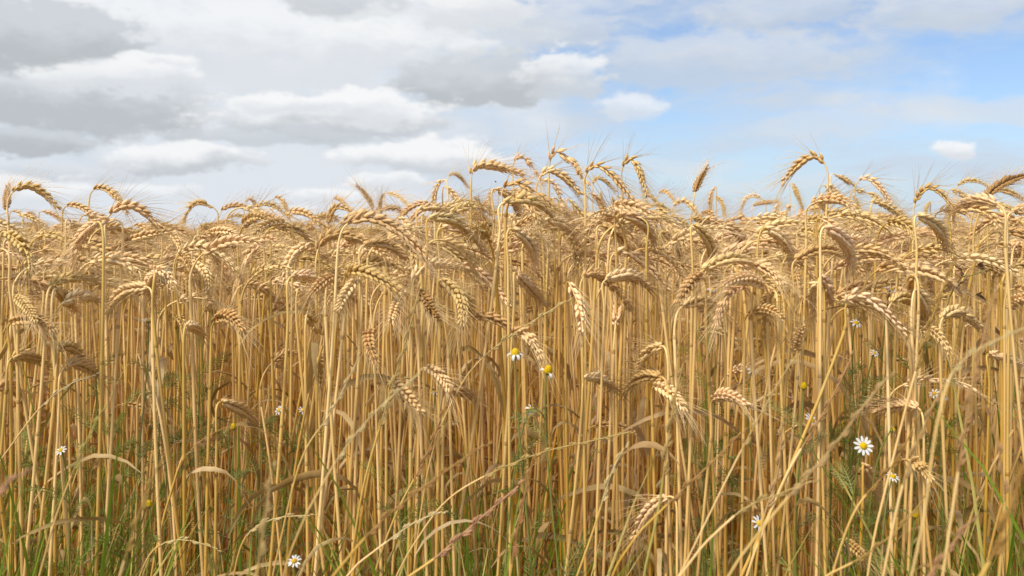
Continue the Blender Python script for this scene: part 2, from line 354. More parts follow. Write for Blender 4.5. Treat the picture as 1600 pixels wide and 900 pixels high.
H = [((20,300),(50,292),(88,322)),((147,296),(170,297),(197,328)),((172,335),(205,322),(245,350)),
 ((66,330),(88,338),(107,354)),((105,322),(132,326),(163,356)),((8,375),(36,388),(66,424)),((73,418),(105,402),(162,419)),((80,447),(107,434),(145,438)),
 ((280,397),(318,385),(368,418)),((292,400),(313,411),(338,436)),((348,412),(368,432),(382,458)),((240,428),(235,447),(239,478)),
 ((333,324),(305,318),(287,345)),((346,329),(370,321),(400,334)),((384,316),(393,312),(406,334)),((187,385),(215,371),(262,362)),((113,374),(145,377),(183,387)),
 ((25,464),(40,477),(53,497)),((18,504),(50,498),(80,512)),((336,502),(357,494),(377,514)),((292,508),(305,512),(318,525)),((88,452),(103,467),(117,483)),
 ((355,342),(375,337),(400,350)),((367,370),(383,360),(402,362)),((195,405),(205,412),(215,425)),((-25,350),(10,352),(45,372)),((60,400),(80,392),(105,392)),
 ((103,365),(120,355),(150,350)),((20,330),(45,338),(70,350)),((30,350),(50,350),(70,358)),((210,352),(232,360),(252,385)),((236,362),(262,352),(296,366)),((410,365),(440,358),(470,380)),
 ((597,335),(594,320),(598,304)),((604,302),(622,307),(640,322)),((673,318),(645,322),(617,348)),((676,323),(655,330),(633,357)),((693,281),(681,297),(676,337)),
 ((697,293),(713,310),(732,337)),((702,275),(714,273),(730,291)),((737,272),(757,258),(812,270)),((775,297),(765,307),(767,333)),((740,308),(749,316),(758,337)),
 ((513,350),(527,324),(560,337)),((543,350),(595,345),(662,394)),((497,390),(523,368),(580,382)),((673,380),(705,392),(740,428)),((722,415),(757,432),(793,475)),
 ((647,437),(670,414),(717,417)),((543,433),(567,423),(620,448)),((521,433),(503,442),(484,462)),((557,438),(540,458),(528,482)),((573,400),(598,408),(627,436)),
 ((450,357),(463,350),(480,357)),((473,363),(487,378),(510,422)),((447,386),(463,394),(477,427)),((400,325),(420,319),(450,337)),((430,309),(440,313),(452,337)),
 ((522,310),(532,312),(543,325)),((420,345),(420,362),(417,380)),((627,465),(618,480),(612,500)),((467,452),(475,465),(483,480)),((480,492),(488,505),(497,520)),
 ((804,252),(820,248),(846,283)),((843,278),(867,268),(907,303)),((860,250),(877,240),(915,283)),((850,283),(868,292),(883,330)),((788,293),(815,287),(863,320)),
 ((797,303),(818,299),(843,318)),((785,322),(810,320),(833,340)),((917,270),(942,262),(987,310)),((927,287),(938,279),(960,297)),((974,260),(990,252),(1010,300)),
 ((938,300),(940,317),(946,345)),((957,307),(959,318),(962,330)),((967,307),(982,325),(1000,352)),((1008,306),(1018,308),(1032,325)),((1030,302),(1042,301),(1055,317)),
 ((1053,322),(1073,316),(1097,348)),((1020,333),(1040,340),(1062,385)),((1040,355),(1055,380),(1067,415)),((1117,292),(1110,310),(1110,337)),((1117,308),(1127,317),(1133,338)),
 ((1190,310),(1170,308),(1157,330)),((1157,333),(1163,343),(1170,357)),((1103,343),(1125,350),(1150,387)),((1137,388),(1150,405),(1165,432)),((1048,338),(1067,347),(1087,387)),
 ((1025,365),(1040,372),(1060,395)),((917,350),(940,367),(963,400)),((890,313),(910,337),(927,360)),((965,393),(997,403),(1040,450)),((912,433),(940,433),(985,480)),
 ((905,417),(913,418),(925,428)),((820,390),(847,405),(877,440)),((807,427),(830,450),(847,473)),((863,353),(877,372),(893,405)),((890,443),(905,480),(910,517)),
 ((1097,433),(1080,440),(1060,473)),((1167,450),(1140,457),(1120,505)),((1127,407),(1113,417),(1105,433)),((977,357),(990,367),(1003,390)),((1000,320),(1025,320),(1050,330)),
 ((1177,322),(1190,317),(1215,315)),((1178,340),(1190,350),(1200,370)),((1180,370),(1192,380),(1203,400)),((1209,455),(1198,470),(1197,510)),
 ((1288,255),(1263,247),(1225,282)),((1303,272),(1320,280),(1343,300)),((1343,282),(1363,282),(1390,313)),((1337,298),(1357,302),(1387,320)),((1363,317),(1383,320),(1427,350)),
 ((1237,287),(1243,297),(1252,320)),((1287,290),(1303,297),(1320,323)),((1333,307),(1340,320),(1343,343)),((1217,317),(1213,333),(1215,360)),((1237,320),(1228,333),(1230,357)),
 ((1253,323),(1252,335),(1252,350)),((1273,310),(1276,322),(1280,342)),((1280,343),(1313,332),(1357,353)),((1347,360),(1320,360),(1290,387)),((1430,317),(1453,293),(1490,323)),
 ((1453,315),(1447,327),(1445,340)),((1487,297),(1507,307),(1527,330)),((1497,290),(1517,282),(1543,290)),((1590,343),(1555,342),(1515,370)),((1557,373),(1537,377),(1515,407)),
 ((1323,382),(1319,410),(1325,443)),((1417,383),(1423,400),(1430,423)),((1367,407),(1387,410),(1412,425)),((1333,393),(1347,407),(1360,420)),((1360,367),(1367,387),(1373,403)),
 ((1281,443),(1270,453),(1270,493)),((1283,433),(1293,450),(1298,470)),((1203,407),(1210,427),(1213,450)),((1393,473),(1417,467),(1450,500)),((1473,497),(1497,488),(1530,510)),
 ((1430,433),(1426,443),(1433,463)),((1580,480),(1592,468),(1620,460)),((1605,400),(1596,405),(1590,425)),((1453,363),(1443,370),(1440,400)),((1483,330),(1497,337),(1512,350)),
 ((1407,343),(1415,353),(1420,373)),((1370,333),(1385,340),(1400,353)),((1530,340),(1550,322),(1590,330)),((1545,300),(1570,298),(1600,312)),
 ((18,560),(42,556),(73,569)),((92,545),(110,543),(132,562)),((-5,607),(8,602),(25,604)),((347,628),(372,638),(395,655)),
 ((663,575),(684,583),(703,608)),((698,615),(715,609),(735,617)),((916,590),(937,592),(961,608)),((1035,590),(1005,588),(978,607)),((1024,604),(1044,611),(1066,633)),
 ((1545,553),(1570,558),(1602,572)),((1350,727),(1360,750),(1370,775)),((1413,718),(1435,727),(1453,748)),((1320,847),(1335,857),(1350,870)),((1247,545),(1247,528),(1256,510)),
 ((770,385),(800,372),(835,385)),((790,345),(812,350),(835,372)),((655,350),(675,345),(700,362)),((745,355),(762,362),(780,388)),((700,330),(712,345),(722,372))]
S_ = [dict(base=(10,327),mid=(11,308),tip=(13,290),dark=True,d=1.6,label='brown upright wheat ear with awns fanned skyward at the far left edge'),
 dict(base=(583,328),mid=(574,308),tip=(558,290),dark=True,label='brown wheat ear standing upright, tilted left, long awns against the clouds'),
 dict(base=(733,367),mid=(750,357),tip=(767,352),dark=True,d=1.5,label='short brown wheat ear poking sideways, upper of the brown pair near the middle'),
 dict(base=(723,377),mid=(737,372),tip=(752,372),dark=True,d=1.5,label='short brown wheat ear poking sideways, lower of the brown pair near the middle'),
 dict(base=(655,455),mid=(668,475),tip=(683,495),dark=True,d=1.4,label='dark brown drooping ear hanging just below the large arched ears'),
 dict(base=(1086,300),mid=(1092,283),tip=(1105,262),dark=True,d=1.5,label='lone dark wheat ear standing upright against the pale blue sky'),
 dict(base=(1467,377),mid=(1457,393),tip=(1453,417),dark=True,d=1.5,label='brownish drooping ear below the plump arched ear at right'),
 dict(base=(1543,305),mid=(1567,286),tip=(1608,273),dark=True,d=1.25,label='brown wheat ear reaching right over the skyline at the right edge'),
 dict(base=(1323,473),mid=(1352,464),tip=(1413,517),lean=.35,label='large pale ear arching right on a stem slanting up from lower left'),
 dict(base=(802,520),mid=(822,522),tip=(843,552),d=1.02,label='short pale ear nodding right just above the yellow drooping daisy'),
 dict(base=(582,518),mid=(577,533),tip=(585,560),d=1.0,label='pale knob-topped ear hanging straight down among the stems left of centre'),
 dict(base=(610,600),mid=(630,613),tip=(657,643),d=1.0,label='low pale ear hooking over to the right, lowest left of centre'),
 dict(base=(1035,541),mid=(1013,550),tip=(997,575),d=1.0,label='low pale ear drooping left, highest of the low ears right of centre'),
 dict(base=(1044,776),mid=(1015,795),tip=(992,838),d=.98,label='whitish bearded ear hanging left near the bottom of the field'),
 dict(base=(1115,624),mid=(1137,618),tip=(1166,633),d=1.0,label='low pale ear lying almost level above crossing grass stems, right of centre'),
 dict(base=(1435,638),mid=(1408,633),tip=(1373,642),d=1.0,label='low pale ear lying level and pointing left above the open daisy'),
 dict(base=(100,575),mid=(125,569),tip=(160,590),d=1.05,label='low pale ear with long spread awns near the left edge')]
for h in H: hero(*h)
for s in S_: hero(**s)
# more stalks of the front rows, between the measured ones
def skyline(x):                                          # how high the crop reaches across the field, in photo rows
    xs = [0, 90, 160, 260, 330, 430, 520, 600, 680, 760, 870, 1000, 1100, 1200, 1280, 1400, 1500, 1600]
    ys = [318, 328, 318, 345, 325, 322, 335, 315, 298, 283, 262, 300, 320, 328, 300, 328, 305, 295]
    return float(np.interp(x, xs, ys))
while len(stalk_info) < 296:
    x = random.uniform(-10, 1610); d = random.choice((random.uniform(1.0, 1.5), random.uniform(1.3, 2.1)))
    y = skyline(x)+14+abs(random.gauss(0, 1))*64*(1.2/d)
    lp = F*.066/d*random.uniform(.7, 1); sg = 1 if random.random() < .74 else -1; a = R(random.choice((random.uniform(-5, 35), random.uniform(30, 75), random.uniform(50, 85))))
    b = (x+sg*lp*.5*math.cos(a-.35), y+lp*.5*math.sin(a-.35)); c = (b[0]+sg*lp*.5*math.cos(a+.3), b[1]+lp*.5*math.sin(a+.3))
    hero((x, y), b, c, d=d)
# ---------------------------------------------------------------- all the other wheat: one stuff object, geometry-node copies
def variant(i, lod, h, n_st=1, spread=0):
    mb = MB(); rnd = random.Random(500+i)
    for k in range(n_st):
        ox, oy = (rnd.uniform(-spread, spread), rnd.uniform(-spread, spread)) if n_st > 1 else (0, 0)
        hh = h*rnd.gauss(1, .05) if n_st > 1 else h
        yaw = rnd.gauss(0, 1.0) if n_st > 1 else 0; cs, sn = math.cos(yaw), math.sin(yaw)
        def tr(p): return np.stack([p[:, 0]*cs-p[:, 1]*sn+ox, p[:, 0]*sn+p[:, 1]*cs+oy, p[:, 2]], -1)
        bend = rnd.choice((rnd.uniform(1.2, 1.8), rnd.uniform(1.6, 2.2), rnd.uniform(1.9, 2.7))); el_ = rnd.uniform(.048, .074)
        # integrate direction from vertical, over the neck, along the ear
        nk, ne = 10, 16; ang = R(rnd.uniform(-3, 3)); p = [np.array([0, 0, 0.])]
        ks = [0]*14+[.62/nk]*nk+[.5/ne]*ne; ls = [(hh-.06)/14]*14+[.034/nk]*nk+[el_/ne]*ne
        wob = rnd.uniform(-.03, .03)
        for j, (q, l_) in enumerate(zip(ks, ls)):
            ang += q*bend+(wob*math.sin(j*.5) if j < 14 else 0); p.append(p[-1]+np.array([math.sin(ang), wob*math.sin(ang), math.cos(ang)])*l_)
        p = np.array(p); p[:, 0] -= 0
        st = tr(p[:14+nk+1]); ea = tr(p[14+nk:])
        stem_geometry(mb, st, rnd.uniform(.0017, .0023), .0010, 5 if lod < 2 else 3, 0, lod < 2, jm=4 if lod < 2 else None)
        ear_geometry(mb, mb, ea, lod, rnd, em=1, am=2, plump=rnd.uniform(.76, 1.0))
        if lod < 2:
            for _ in range(rnd.choice((0, 1, 1, 2, 3))):
                dry_leaf(mb, st[rnd.randint(3, 11)], rnd.uniform(0, 6.28), rnd.uniform(.08, .2), rnd.uniform(2, 5), rnd.uniform(.002, .004), 3, rnd=rnd)
    if n_st == 1: ZT.append(float(p[:, 2].max()))
    else: ZT.append(hh+.03)
    me = mb.mesh('wheat_%03d' % i, [STEM, EAR, AWN, LEAF, JOINT]); return bpy.data.objects.new('wheat_%03d' % i, me)
ZT = []; coll = bpy.data.collections.new('wheat_kinds'); nv = [0]
def addv(*a, **k): o = variant(nv[0], *a, **k); coll.objects.link(o); nv[0] += 1
HV = [.70, .74, .78, .82]
for i in range(24): addv(1, HV[i % 4])                    # 0-23 near
for i in range(12): addv(2, HV[i % 4])                    # 24-35 mid
for i in range(6): addv(2, .76, n_st=55, spread=.4)       # 36-41 patches
def leafy(i):                                             # stems whose ear is gone, and broken straw: 42-47
    mb = MB(); rnd = random.Random(900+i); h = rnd.uniform(.3, .62)
    p = bez((0, 0, 0), (rnd.uniform(-.02, .02), 0, h*.4), (rnd.uniform(-.06, .06), rnd.uniform(-.04, .04), h*.7), (rnd.uniform(-.05, .05), rnd.uniform(-.05, .05), h), 14)
    stem_geometry(mb, p, .0019, .0012, 5, 0)
    for _ in range(2): dry_leaf(mb, p[rnd.randint(2, 12)], rnd.uniform(0, 6.28), rnd.uniform(.06, .16), rnd.uniform(1.5, 5), rnd.uniform(.0015, .0032), 3, rnd=rnd)
    o = bpy.data.objects.new('wheat_%03d' % nv[0], mb.mesh('wheat_%03d' % nv[0], [STEM, EAR, AWN, LEAF, JOINT])); coll.objects.link(o); nv[0] += 1
for i in range(6): leafy(i)
pts = []                                                  # x, y, z, yaw, tilt, scale, index
def height_bias(x, y):
    px = x/y*F+800; t = skyline(min(1600, max(0, px)))
    k = math.exp(-max(0, y-1.6)/1.6)
    return (1-k)*.0+k*(330-t)/F*min(y, 2)*.8
def scatter(y0, y1, dens, idx0, idx1, margin, hmean, hsd, keep=None):
    area_n = int(dens*(y1-y0)*2*(.5333*(y0+y1)/2+margin))
    made = 0
    while made < area_n:
        y = math.sqrt(random.uniform(y0*y0, y1*y1)) if y0 > 2 else random.uniform(y0, y1)
        x = random.uniform(-1, 1)*(.5333*y+margin)
        if y0 <= 2 and random.random() > (.5333*y+margin)/(.5333*y1+margin): continue
        y += .02*math.sin(x*7)
        made += 1; i = random.randint(idx0, idx1)
        h0 = ZT[i] if i < 42 else .76
        t = random.gauss(hmean, hsd)+height_bias(x, y)
        t = min(t, HC+.07) if y < 2.2 else min(t, HC+.085)
        pts.append((x, y, 0, random.gauss(.05, .95), random.gauss(0, .05), t/h0, i))
scatter(1.09, 1.7, 250, 0, 23, .5, .802, .030)
scatter(1.7, 3.4, 430, 0, 23, .55, .812, .036)
scatter(1.05, 1.9, 12, 0, 23, .3, .64, .07)
scatter(.98, 3.0, 150, 42, 47, .5, .55, .0)
scatter(3.4, 9.0, 130, 24, 35, .7, .856, .034)
scatter(8.5, 45, 2.6, 36, 41, 1.2, .85, .015)
P_ = np.array(pts)
for r in P_:                                              # leafy ones: plain random scale
    if r[6] >= 42: r[5] = random.uniform(.75, 1.25); r[4] = random.gauss(0, .07); r[3] = random.uniform(0, 6.28)
def instancer(name, P_, coll, mats):
    me = bpy.data.meshes.new(name); me.vertices.add(len(P_)); me.vertices.foreach_set('co', P_[:, :3].astype(np.float32).ravel())
    for k, nm in ((3, 'yaw'), (4, 'tilt'), (5, 'sc')):
        a = me.attributes.new(nm, 'FLOAT', 'POINT'); a.data.foreach_set('value', P_[:, k].astype(np.float32))
    a = me.attributes.new('idx', 'INT', 'POINT'); a.data.foreach_set('value', P_[:, 6].astype(np.int32))
    for m in mats: me.materials.append(m)
    o = bpy.data.objects.new(name, me); C.objects.link(o)
    g = bpy.data.node_groups.new(name, 'GeometryNodeTree')
    g.interface.new_socket('Geometry', in_out='INPUT', socket_type='NodeSocketGeometry'); g.interface.new_socket('Geometry', in_out='OUTPUT', socket_type='NodeSocketGeometry')
    n = g.nodes.new; l = g.links.new
    gi, go = n('NodeGroupInput'), n('NodeGroupOutput'); ip = n('GeometryNodeInstanceOnPoints'); ci = n('GeometryNodeCollectionInfo')
    ci.inputs['Collection'].default_value = coll; ci.inputs['Separate Children'].default_value = True; ci.inputs['Reset Children'].default_value = True
    def att(nm, tp='FLOAT'):
        a = n('GeometryNodeInputNamedAttribute'); a.data_type = tp; a.inputs[0].default_value = nm; return [s for s in a.outputs if s.enabled][0]
    l(gi.outputs[0], ip.inputs['Points']); l(ci.outputs[0], ip.inputs['Instance']); ip.inputs['Pick Instance'].default_value = True
    l(att('idx', 'INT'), ip.inputs['Instance Index']); cx = n('ShaderNodeCombineXYZ'); l(att('tilt'), cx.inputs[0]); l(att('tilt'), cx.inputs[1]); l(att('yaw'), cx.inputs[2])
    l(cx.outputs[0], ip.inputs['Rotation']); l(att('sc'), ip.inputs['Scale']); l(ip.outputs[0], go.inputs[0])
    md = o.modifiers.new('scatter', 'NODES'); md.node_group = g
    return o
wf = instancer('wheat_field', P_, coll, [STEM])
tag(wf, 'dense crop of ripe golden wheat behind and between the front stalks', 'wheat', kind='stuff')
far = sheet('distant_field', -900, 900, 40, 1400, 41, 121, lambda x, y: .79+.012*np.sin(x*1.7+y*.9)*(y < 120), FAR)
tag(far, kind='structure')

# ---------------------------------------------------------------- tall grass stalks in front
def grass_spike(pts_px, d0, d1=None, mt=None, spike=.5, label=None, k=1.0, stem=True):
    if mt in (SPIKEP, GSTEM): k *= .8
    if d0 < .72: k *= .78
    d1 = d1 or d0; n = len(pts_px)
    P0 = [wpt(x, y, d0+(d1-d0)*i/(n-1)) for i, (x, y) in enumerate(pts_px)]
    d = unit(P0[0]-P0[1]); z = P0[0][2]
    foot = np.array([P0[0][0]+d[0]*.10, max(.3, P0[0][1]+.02), 0])
    tanv = unit(P0[1]-P0[0])
    low = bez(foot, foot+np.array([0, 0, z*.4]), P0[0]-tanv*z*.14, P0[0], 12)
    cv = resample(np.vstack([low[:-1], through(P0, 40)]), 90)
    vis = plen(through(P0, 40)); L_ = min(vis*spike if spike <= 1 else spike, .2); tot = plen(cv); s0 = int((1-L_/tot)*89)
    root = empty('grass_stalk', foot); sb = MB(); r = np.full(s0+2, .0011*k); r[:30] *= 1.2; tube(sb, (cv-foot)[:s0+2], r, 5); 
    sb.obj('stem', [GSTEM if random.random() < .25 else STEM], root)
    eb = MB(); p = resample((cv-foot)[s0:], max(6, int(L_/.0095))); T, S, B = frames(p, np.array([0, -1, 0.])); tube(eb, p, .0008*k, 4)
    for i in range(1, len(p)):
        sd = 1 if i % 2 else -1; u = i/(len(p)-1); z = (1.05-.5*u)*k*random.uniform(.85, 1.15)
        for f in (0, 1, 2):
            dr = T[i]*1+B[i]*sd*(.46-.16*f)+S[i]*random.uniform(-.15, .15); blob(eb, p[i]+B[i]*sd*.0006+T[i]*f*.0028*z, dr, S[i], .0095*z, .0011*z, .0013*z, 1)
    eb.obj('spike', [mt or SPIKE], root)
    tag(root, label, 'grass', 'tall grass stalks in front of the wheat'); return root
GS = [([(187,900),(215,810),(245,731)],.55,SPIKE,.9,'blurred brown grass spike rising steeply at the lower left'),
 ([(-60,800),(-15,775),(28,742)],.45,SPIKER,.9,'blurred reddish grass tip poking in at the left edge'),
 ([(480,800),(533,709),(590,640),(656,583)],.62,SPIKEP,.75,'blurred pale grass spike slanting up right, left of centre'),
 ([(545,900),(568,760),(605,630),(635,530),(655,455)],.85,SPIKE,.5,'tall brown grass spike reaching up to the ears left of centre'),
 ([(520,900),(590,820),(670,755),(757,695)],.6,SPIKE,.8,'blurred brown grass spike slanting up right below the tall brown spike'),
 ([(640,900),(684,869),(745,815),(810,760)],.75,SPIKER,.8,'reddish grass spike slanting up right at the bottom centre'),
 ([(796,905),(812,810),(832,720)],.7,SPIKER,.95,'reddish grass spike standing nearly upright at the bottom centre'),
 ([(640,860),(690,790),(746,750),(840,709),(920,690),(984,675)],.85,SPIKEP,.6,'long pale grass spike bending over level to the right at centre'),
 ([(600,850),(625,790),(666,713),(690,650),(711,600)],.9,SPIKE,.6,'sharp brown grass spike leaning right beside the low hooked ear'),
 ([(560,880),(600,850),(650,815),(690,800)],.8,SPIKEP,.7,'pale green-tinged grass spike near the bottom, left of the reddish ones'),
 ([(212,915),(235,865),(265,845),(300,845),(340,858)],.9,SPIKEP,.6,'pale grass spike bent over level at the lower left'),
 ([(362,915),(376,855),(398,824),(440,808),(484,806)],.9,SPIKEP,.6,'pale grass spike lying level above the lowest daisy'),
 ([(400,905),(412,830),(425,735)],.5,SPIKE,.9,'blurred olive grass spike standing upright left of the lowest daisy'),
 ([(1040,930),(1066,890),(1150,720),(1215,600),(1245,555)],.7,SPIKEP,.4,'long pale grass stem slanting up right with a thin spike'),
 ([(1150,880),(1212,800),(1300,700),(1350,633),(1388,588)],.55,SPIKE,.7,'blurred brown grass spike slanting up right across the open daisy'),
 ([(1420,920),(1445,800),(1465,660),(1500,565),(1602,512)],.5,SPIKEP,.3,'large blurred pale grass head bending right at the right edge'),
 ([(1470,920),(1500,720),(1520,600),(1550,470)],.55,SPIKE,.6,'blurred brown grass spike standing tall at the right'),
 ([(1520,920),(1550,870),(1580,790),(1610,690)],.45,SPIKE,.9,'large blurred brown grass spike in the bottom right corner'),
 ([(1370,820),(1420,620),(1450,517),(1470,460),(1488,415)],.8,SPIKE,.45,'dark grass spike curving up between the ears at the right'),
 ([(1430,930),(1457,891),(1515,815)],.55,SPIKER,.9,'blurred reddish grass spike at the bottom right'),
 ([(1290,900),(1350,869),(1400,830),(1442,782)],.65,SPIKE,.8,'brown grass spike slanting up right at the bottom, under the daisies'),
 ([(1100,850),(1164,793),(1210,775),(1268,752)],.65,SPIKE,.7,'brown grass spike bending right above the lowest right-hand daisy'),
 ([(1000,830),(1066,766),(1110,725),(1158,676)],.7,SPIKE,.8,'brown grass spike slanting up right beside the long pale stem'),
 ([(1010,880),(1030,790),(1042,700),(1055,620),(1068,568)],.75,SPIKE,.6,'brown grass spike standing nearly upright right of centre'),
 ([(1180,860),(1230,740),(1290,640),(1330,560)],.8,SPIKE,.5,'brown grass spike leaning right behind the blurred spike'),
 ([(1380,900),(1410,760),(1450,650),(1475,600)],.6,SPIKE,.6,'blurred brown grass spike left of the tall blurred one at right'),
 ([(1560,910),(1570,800),(1560,700),(1535,620)],.6,SPIKE,.6,'blurred grass spike leaning left at the right edge'),
 ([(0,720),(60,640),(110,600),(150,586)],1.0,SPIKEP,.5,'pale grass spike slanting up right near the left edge'),
 ([(700,640),(735,580),(790,530),(885,470)],1.0,SPIKEP,.6,'thin pale grass stalk slanting up right above the daisies at centre'),
 ([(1055,420),(1080,400),(1120,375),(1165,350)],1.5,SPIKEP,.5,'thin pale grass stalk slanting among the ears right of centre'),
 ([(430,880),(470,720),(520,640),(560,560)],.8,SPIKEP,.4,'slender pale grass stalk leaning right below the arched ears'),
 ([(1180,900),(1190,820),(1215,740),(1222,660)],.8,SPIKE,.6,'small brown grass spike standing above the lowest right-hand daisy'),
 ([(900,905),(930,820),(955,740),(975,700)],.8,SPIKEP,.5,'slender pale grass stalk under the level spike at centre'),
 ([(60,905),(90,800),(130,700),(160,640)],.75,GSTEM,.4,'slender olive grass stalk leaning right at the lower left'),
 ([(1290,930),(1335,800),(1400,720),(1440,640)],.7,SPIKE,.5,'brown grass spike crossing the stems left of the small right-hand daisies')]
for p, d, m, s, lb in GS: grass_spike(p, d, None, m, s, lb, k=random.uniform(.85, 1.1))

# ---------------------------------------------------------------- daisies (mayweed)
def feathery(mb, base, ang, ln, rnd=random):
    h = np.array([math.cos(ang), math.sin(ang), 0]); a = R(rnd.uniform(35, 70)); p = [np.array(base, float)]
    for i in range(6): p.append(p[-1]+(h*math.cos(a)+np.array([0, 0, math.sin(a)]))*ln/6); a -= .15
    p = np.array(p); tube(mb, p, np.linspace(.0006, .0003, 7), 3)
    T, S, B = frames(resample(p, 12)); q = resample(p, 12)
    for i in range(2, 12):
        for s in (-1, 1):
            e = q[i]+(unit(T[i]*.7+B[i]*s*.9+S[i]*rnd.uniform(-.5, .5)))*ln*.22*(1.2-i/14)
            tube(mb, np.array([q[i], e]), np.array([.00045, .0002]), 3); m_ = (q[i]+e)/2
            tube(mb, np.array([m_, m_+T[i]*ln*.09+B[i]*s*.003]), np.array([.0004, .0002]), 3)
def daisy(x, y, d, size, face, n_pet, droop, label, dome=.5, leaves=5):
    top = wpt(x, y, d); foot = np.array([top[0]+random.uniform(-.06, .06), top[1]+random.uniform(0, .06), 0])
    root = empty('daisy', foot); nrm = unit(np.array(face, float)); t = top-foot
    stem = bez((0, 0, 0), (random.uniform(-.04, .04), 0, t[2]*.5), t-nrm*.05-np.array([0, 0, .05]), t-nrm*size*.12, 24)
    sb = MB(); tube(sb, stem, np.linspace(.0013, .0008, 24), 5); sb.obj('stem', [WEED], root)
    s = unit(np.cross(nrm, [0.3, .1, 1])); b = np.cross(nrm, s); size = size*.68; R0 = size*.22
    db = MB(); nr, ns = 5, 12; v = []
    for i in range(nr):
        a = i/(nr-1)*math.pi/2
        for k in range(ns): th = 2*math.pi*k/ns; v.append(t+(s*math.cos(th)+b*math.sin(th))*R0*math.cos(a)*.999+nrm*R0*2*dome*math.sin(a))
    q = [(i*ns+k, i*ns+(k+1) % ns, (i+1)*ns+(k+1) % ns, (i+1)*ns+k) for i in range(nr-1) for k in range(ns)]
    db.add(v, q); db.obj('disc', [DISC], root)
    cb_ = MB(); blob(cb_, t-nrm*R0*.9, nrm, s, R0*1.1, R0*.9, R0*.9, 0); cb_.obj('calyx', [WEED], root)
    for k in range(n_pet):
        th = 2*math.pi*(k+random.uniform(-.2, .2))/n_pet; rd = s*math.cos(th)+b*math.sin(th); pb = MB(); sid = np.cross(nrm, rd)
        L_ = size*.36*random.uniform(.88, 1.1); p = []; q0 = t+rd*R0*.85+nrm*R0*.1; a = .15
        for i in range(6): p.append(q0); q0 = q0+(rd*math.cos(a)+nrm*math.sin(a))*L_/5; a -= droop/5*random.uniform(.7, 1.2)
        ribbon(pb, np.array(p), size*.075*np.array([.5, .85, 1, 1, .85, .35]), 0, side=sid, fold=.12); pb.obj('petal', [PETAL], root)
    if leaves:
        fb = MB()
        for _ in range(leaves): k = random.randint(8, 20); feathery(fb, stem[k], random.uniform(0, 6.28), random.uniform(.03, .06))
        fb.obj('foliage', [WEED], root)
    tag(root, label, 'daisy', 'white and yellow daisies in the wheat')
DA = [(805,553,.97,.030,(0,-.3,1),7,2.2,'daisy with drooping white petals under a domed yellow centre, near the middle',.7),
 (856,580,.90,.028,(.3,-.5,1),3,2.6,'daisy with nearly bare yellow dome beside the drooping one',.8),
 (830,640,.98,.020,(.3,-.3,.2),5,2.0,'small drooping green-white daisy below the two yellow domes',.3),
 (1349,697,.93,.026,(0,-1,.45),11,.2,'largest open white daisy facing the viewer, lower right',.4),
 (1268,657,1.0,.024,(.5,-.6,.6),10,.4,'half-turned white daisy to the left of the large open daisy',.4),
 (1395,672,1.0,.022,(.9,-.2,.4),8,.8,'white daisy seen edge on, partly behind a stem, up right of the large one',.4),
 (1395,745,1.0,.020,(.2,-.6,.8),9,.5,'small yellowish daisy below and right of the large open daisy',.5),
 (1186,818,.95,.022,(.4,-.8,.5),9,.7,'white daisy low among stems, lowest on the right half',.5),
 (460,877,.92,.019,(0,-.7,.8),10,.6,'daisy with bright yellow centre at the very bottom left of centre',.5),
 (232,501,1.1,.024,(0,-.15,1),11,.0,'white daisy seen flat from the side at the left',.3),
 (436,641,1.1,.018,(-.5,-.6,.5),8,.5,'tiny white daisy, left one of a level pair left of centre',.4),
 (473,641,1.15,.016,(.5,-.6,.5),8,.5,'tiny white daisy, right one of a level pair left of centre',.4),
 (1460,615,1.05,.017,(-.5,-.6,.5),8,.5,'tiny white daisy at the right, left one of a close pair',.4),
 (1475,619,1.1,.018,(.5,-.6,.5),8,.5,'tiny white daisy at the right, right one of a close pair',.4),
 (1366,552,1.1,.016,(.2,-.6,.7),8,.6,'tiny white daisy below the large pale slanting ear',.4),
 (1338,505,1.1,.020,(.2,-.6,.7),8,.9,'small white daisy just under the large pale slanting ear',.4),
 (1392,452,1.15,.020,(.2,-.5,.8),8,1.2,'small greenish white daisy among the ears at the right',.4),
 (95,704,1.0,.017,(-.2,-.6,.7),8,.7,'tiny white daisy near the lower left edge',.4),
 (1175,580,1.1,.018,(.3,-.6,.7),8,1.2,'tiny white daisy above the low level ear right of centre',.4),
 (680,613,1.1,.018,(.1,-.2,.9),7,1.4,'tiny white daisy tucked under the low ears at centre left',.4),
 (1113,452,1.15,.018,(.1,-.3,.9),8,1.2,'small white daisy among drooping ears right of centre',.4),
 (233,789,1.0,.022,(0,-.3,1),0,1,'bare yellow daisy head without petals at the lower left',.9),
 (365,668,1.05,.020,(0,-.3,1),0,1,'bare yellow daisy head without petals below the low left-hand ear',.9),
 (1256,605,1.0,.022,(0,-.3,1),0,1,'bare yellow daisy head without petals above the half-turned daisy',.9),
 (1430,805,.95,.024,(0,-.4,1),0,1,'bare orange-yellow daisy head low at the right',.9)]
for x, y, d, s, f, n_, dr, lb, dm in DA: daisy(x, y, d, s, f, n_, dr, lb, dm)
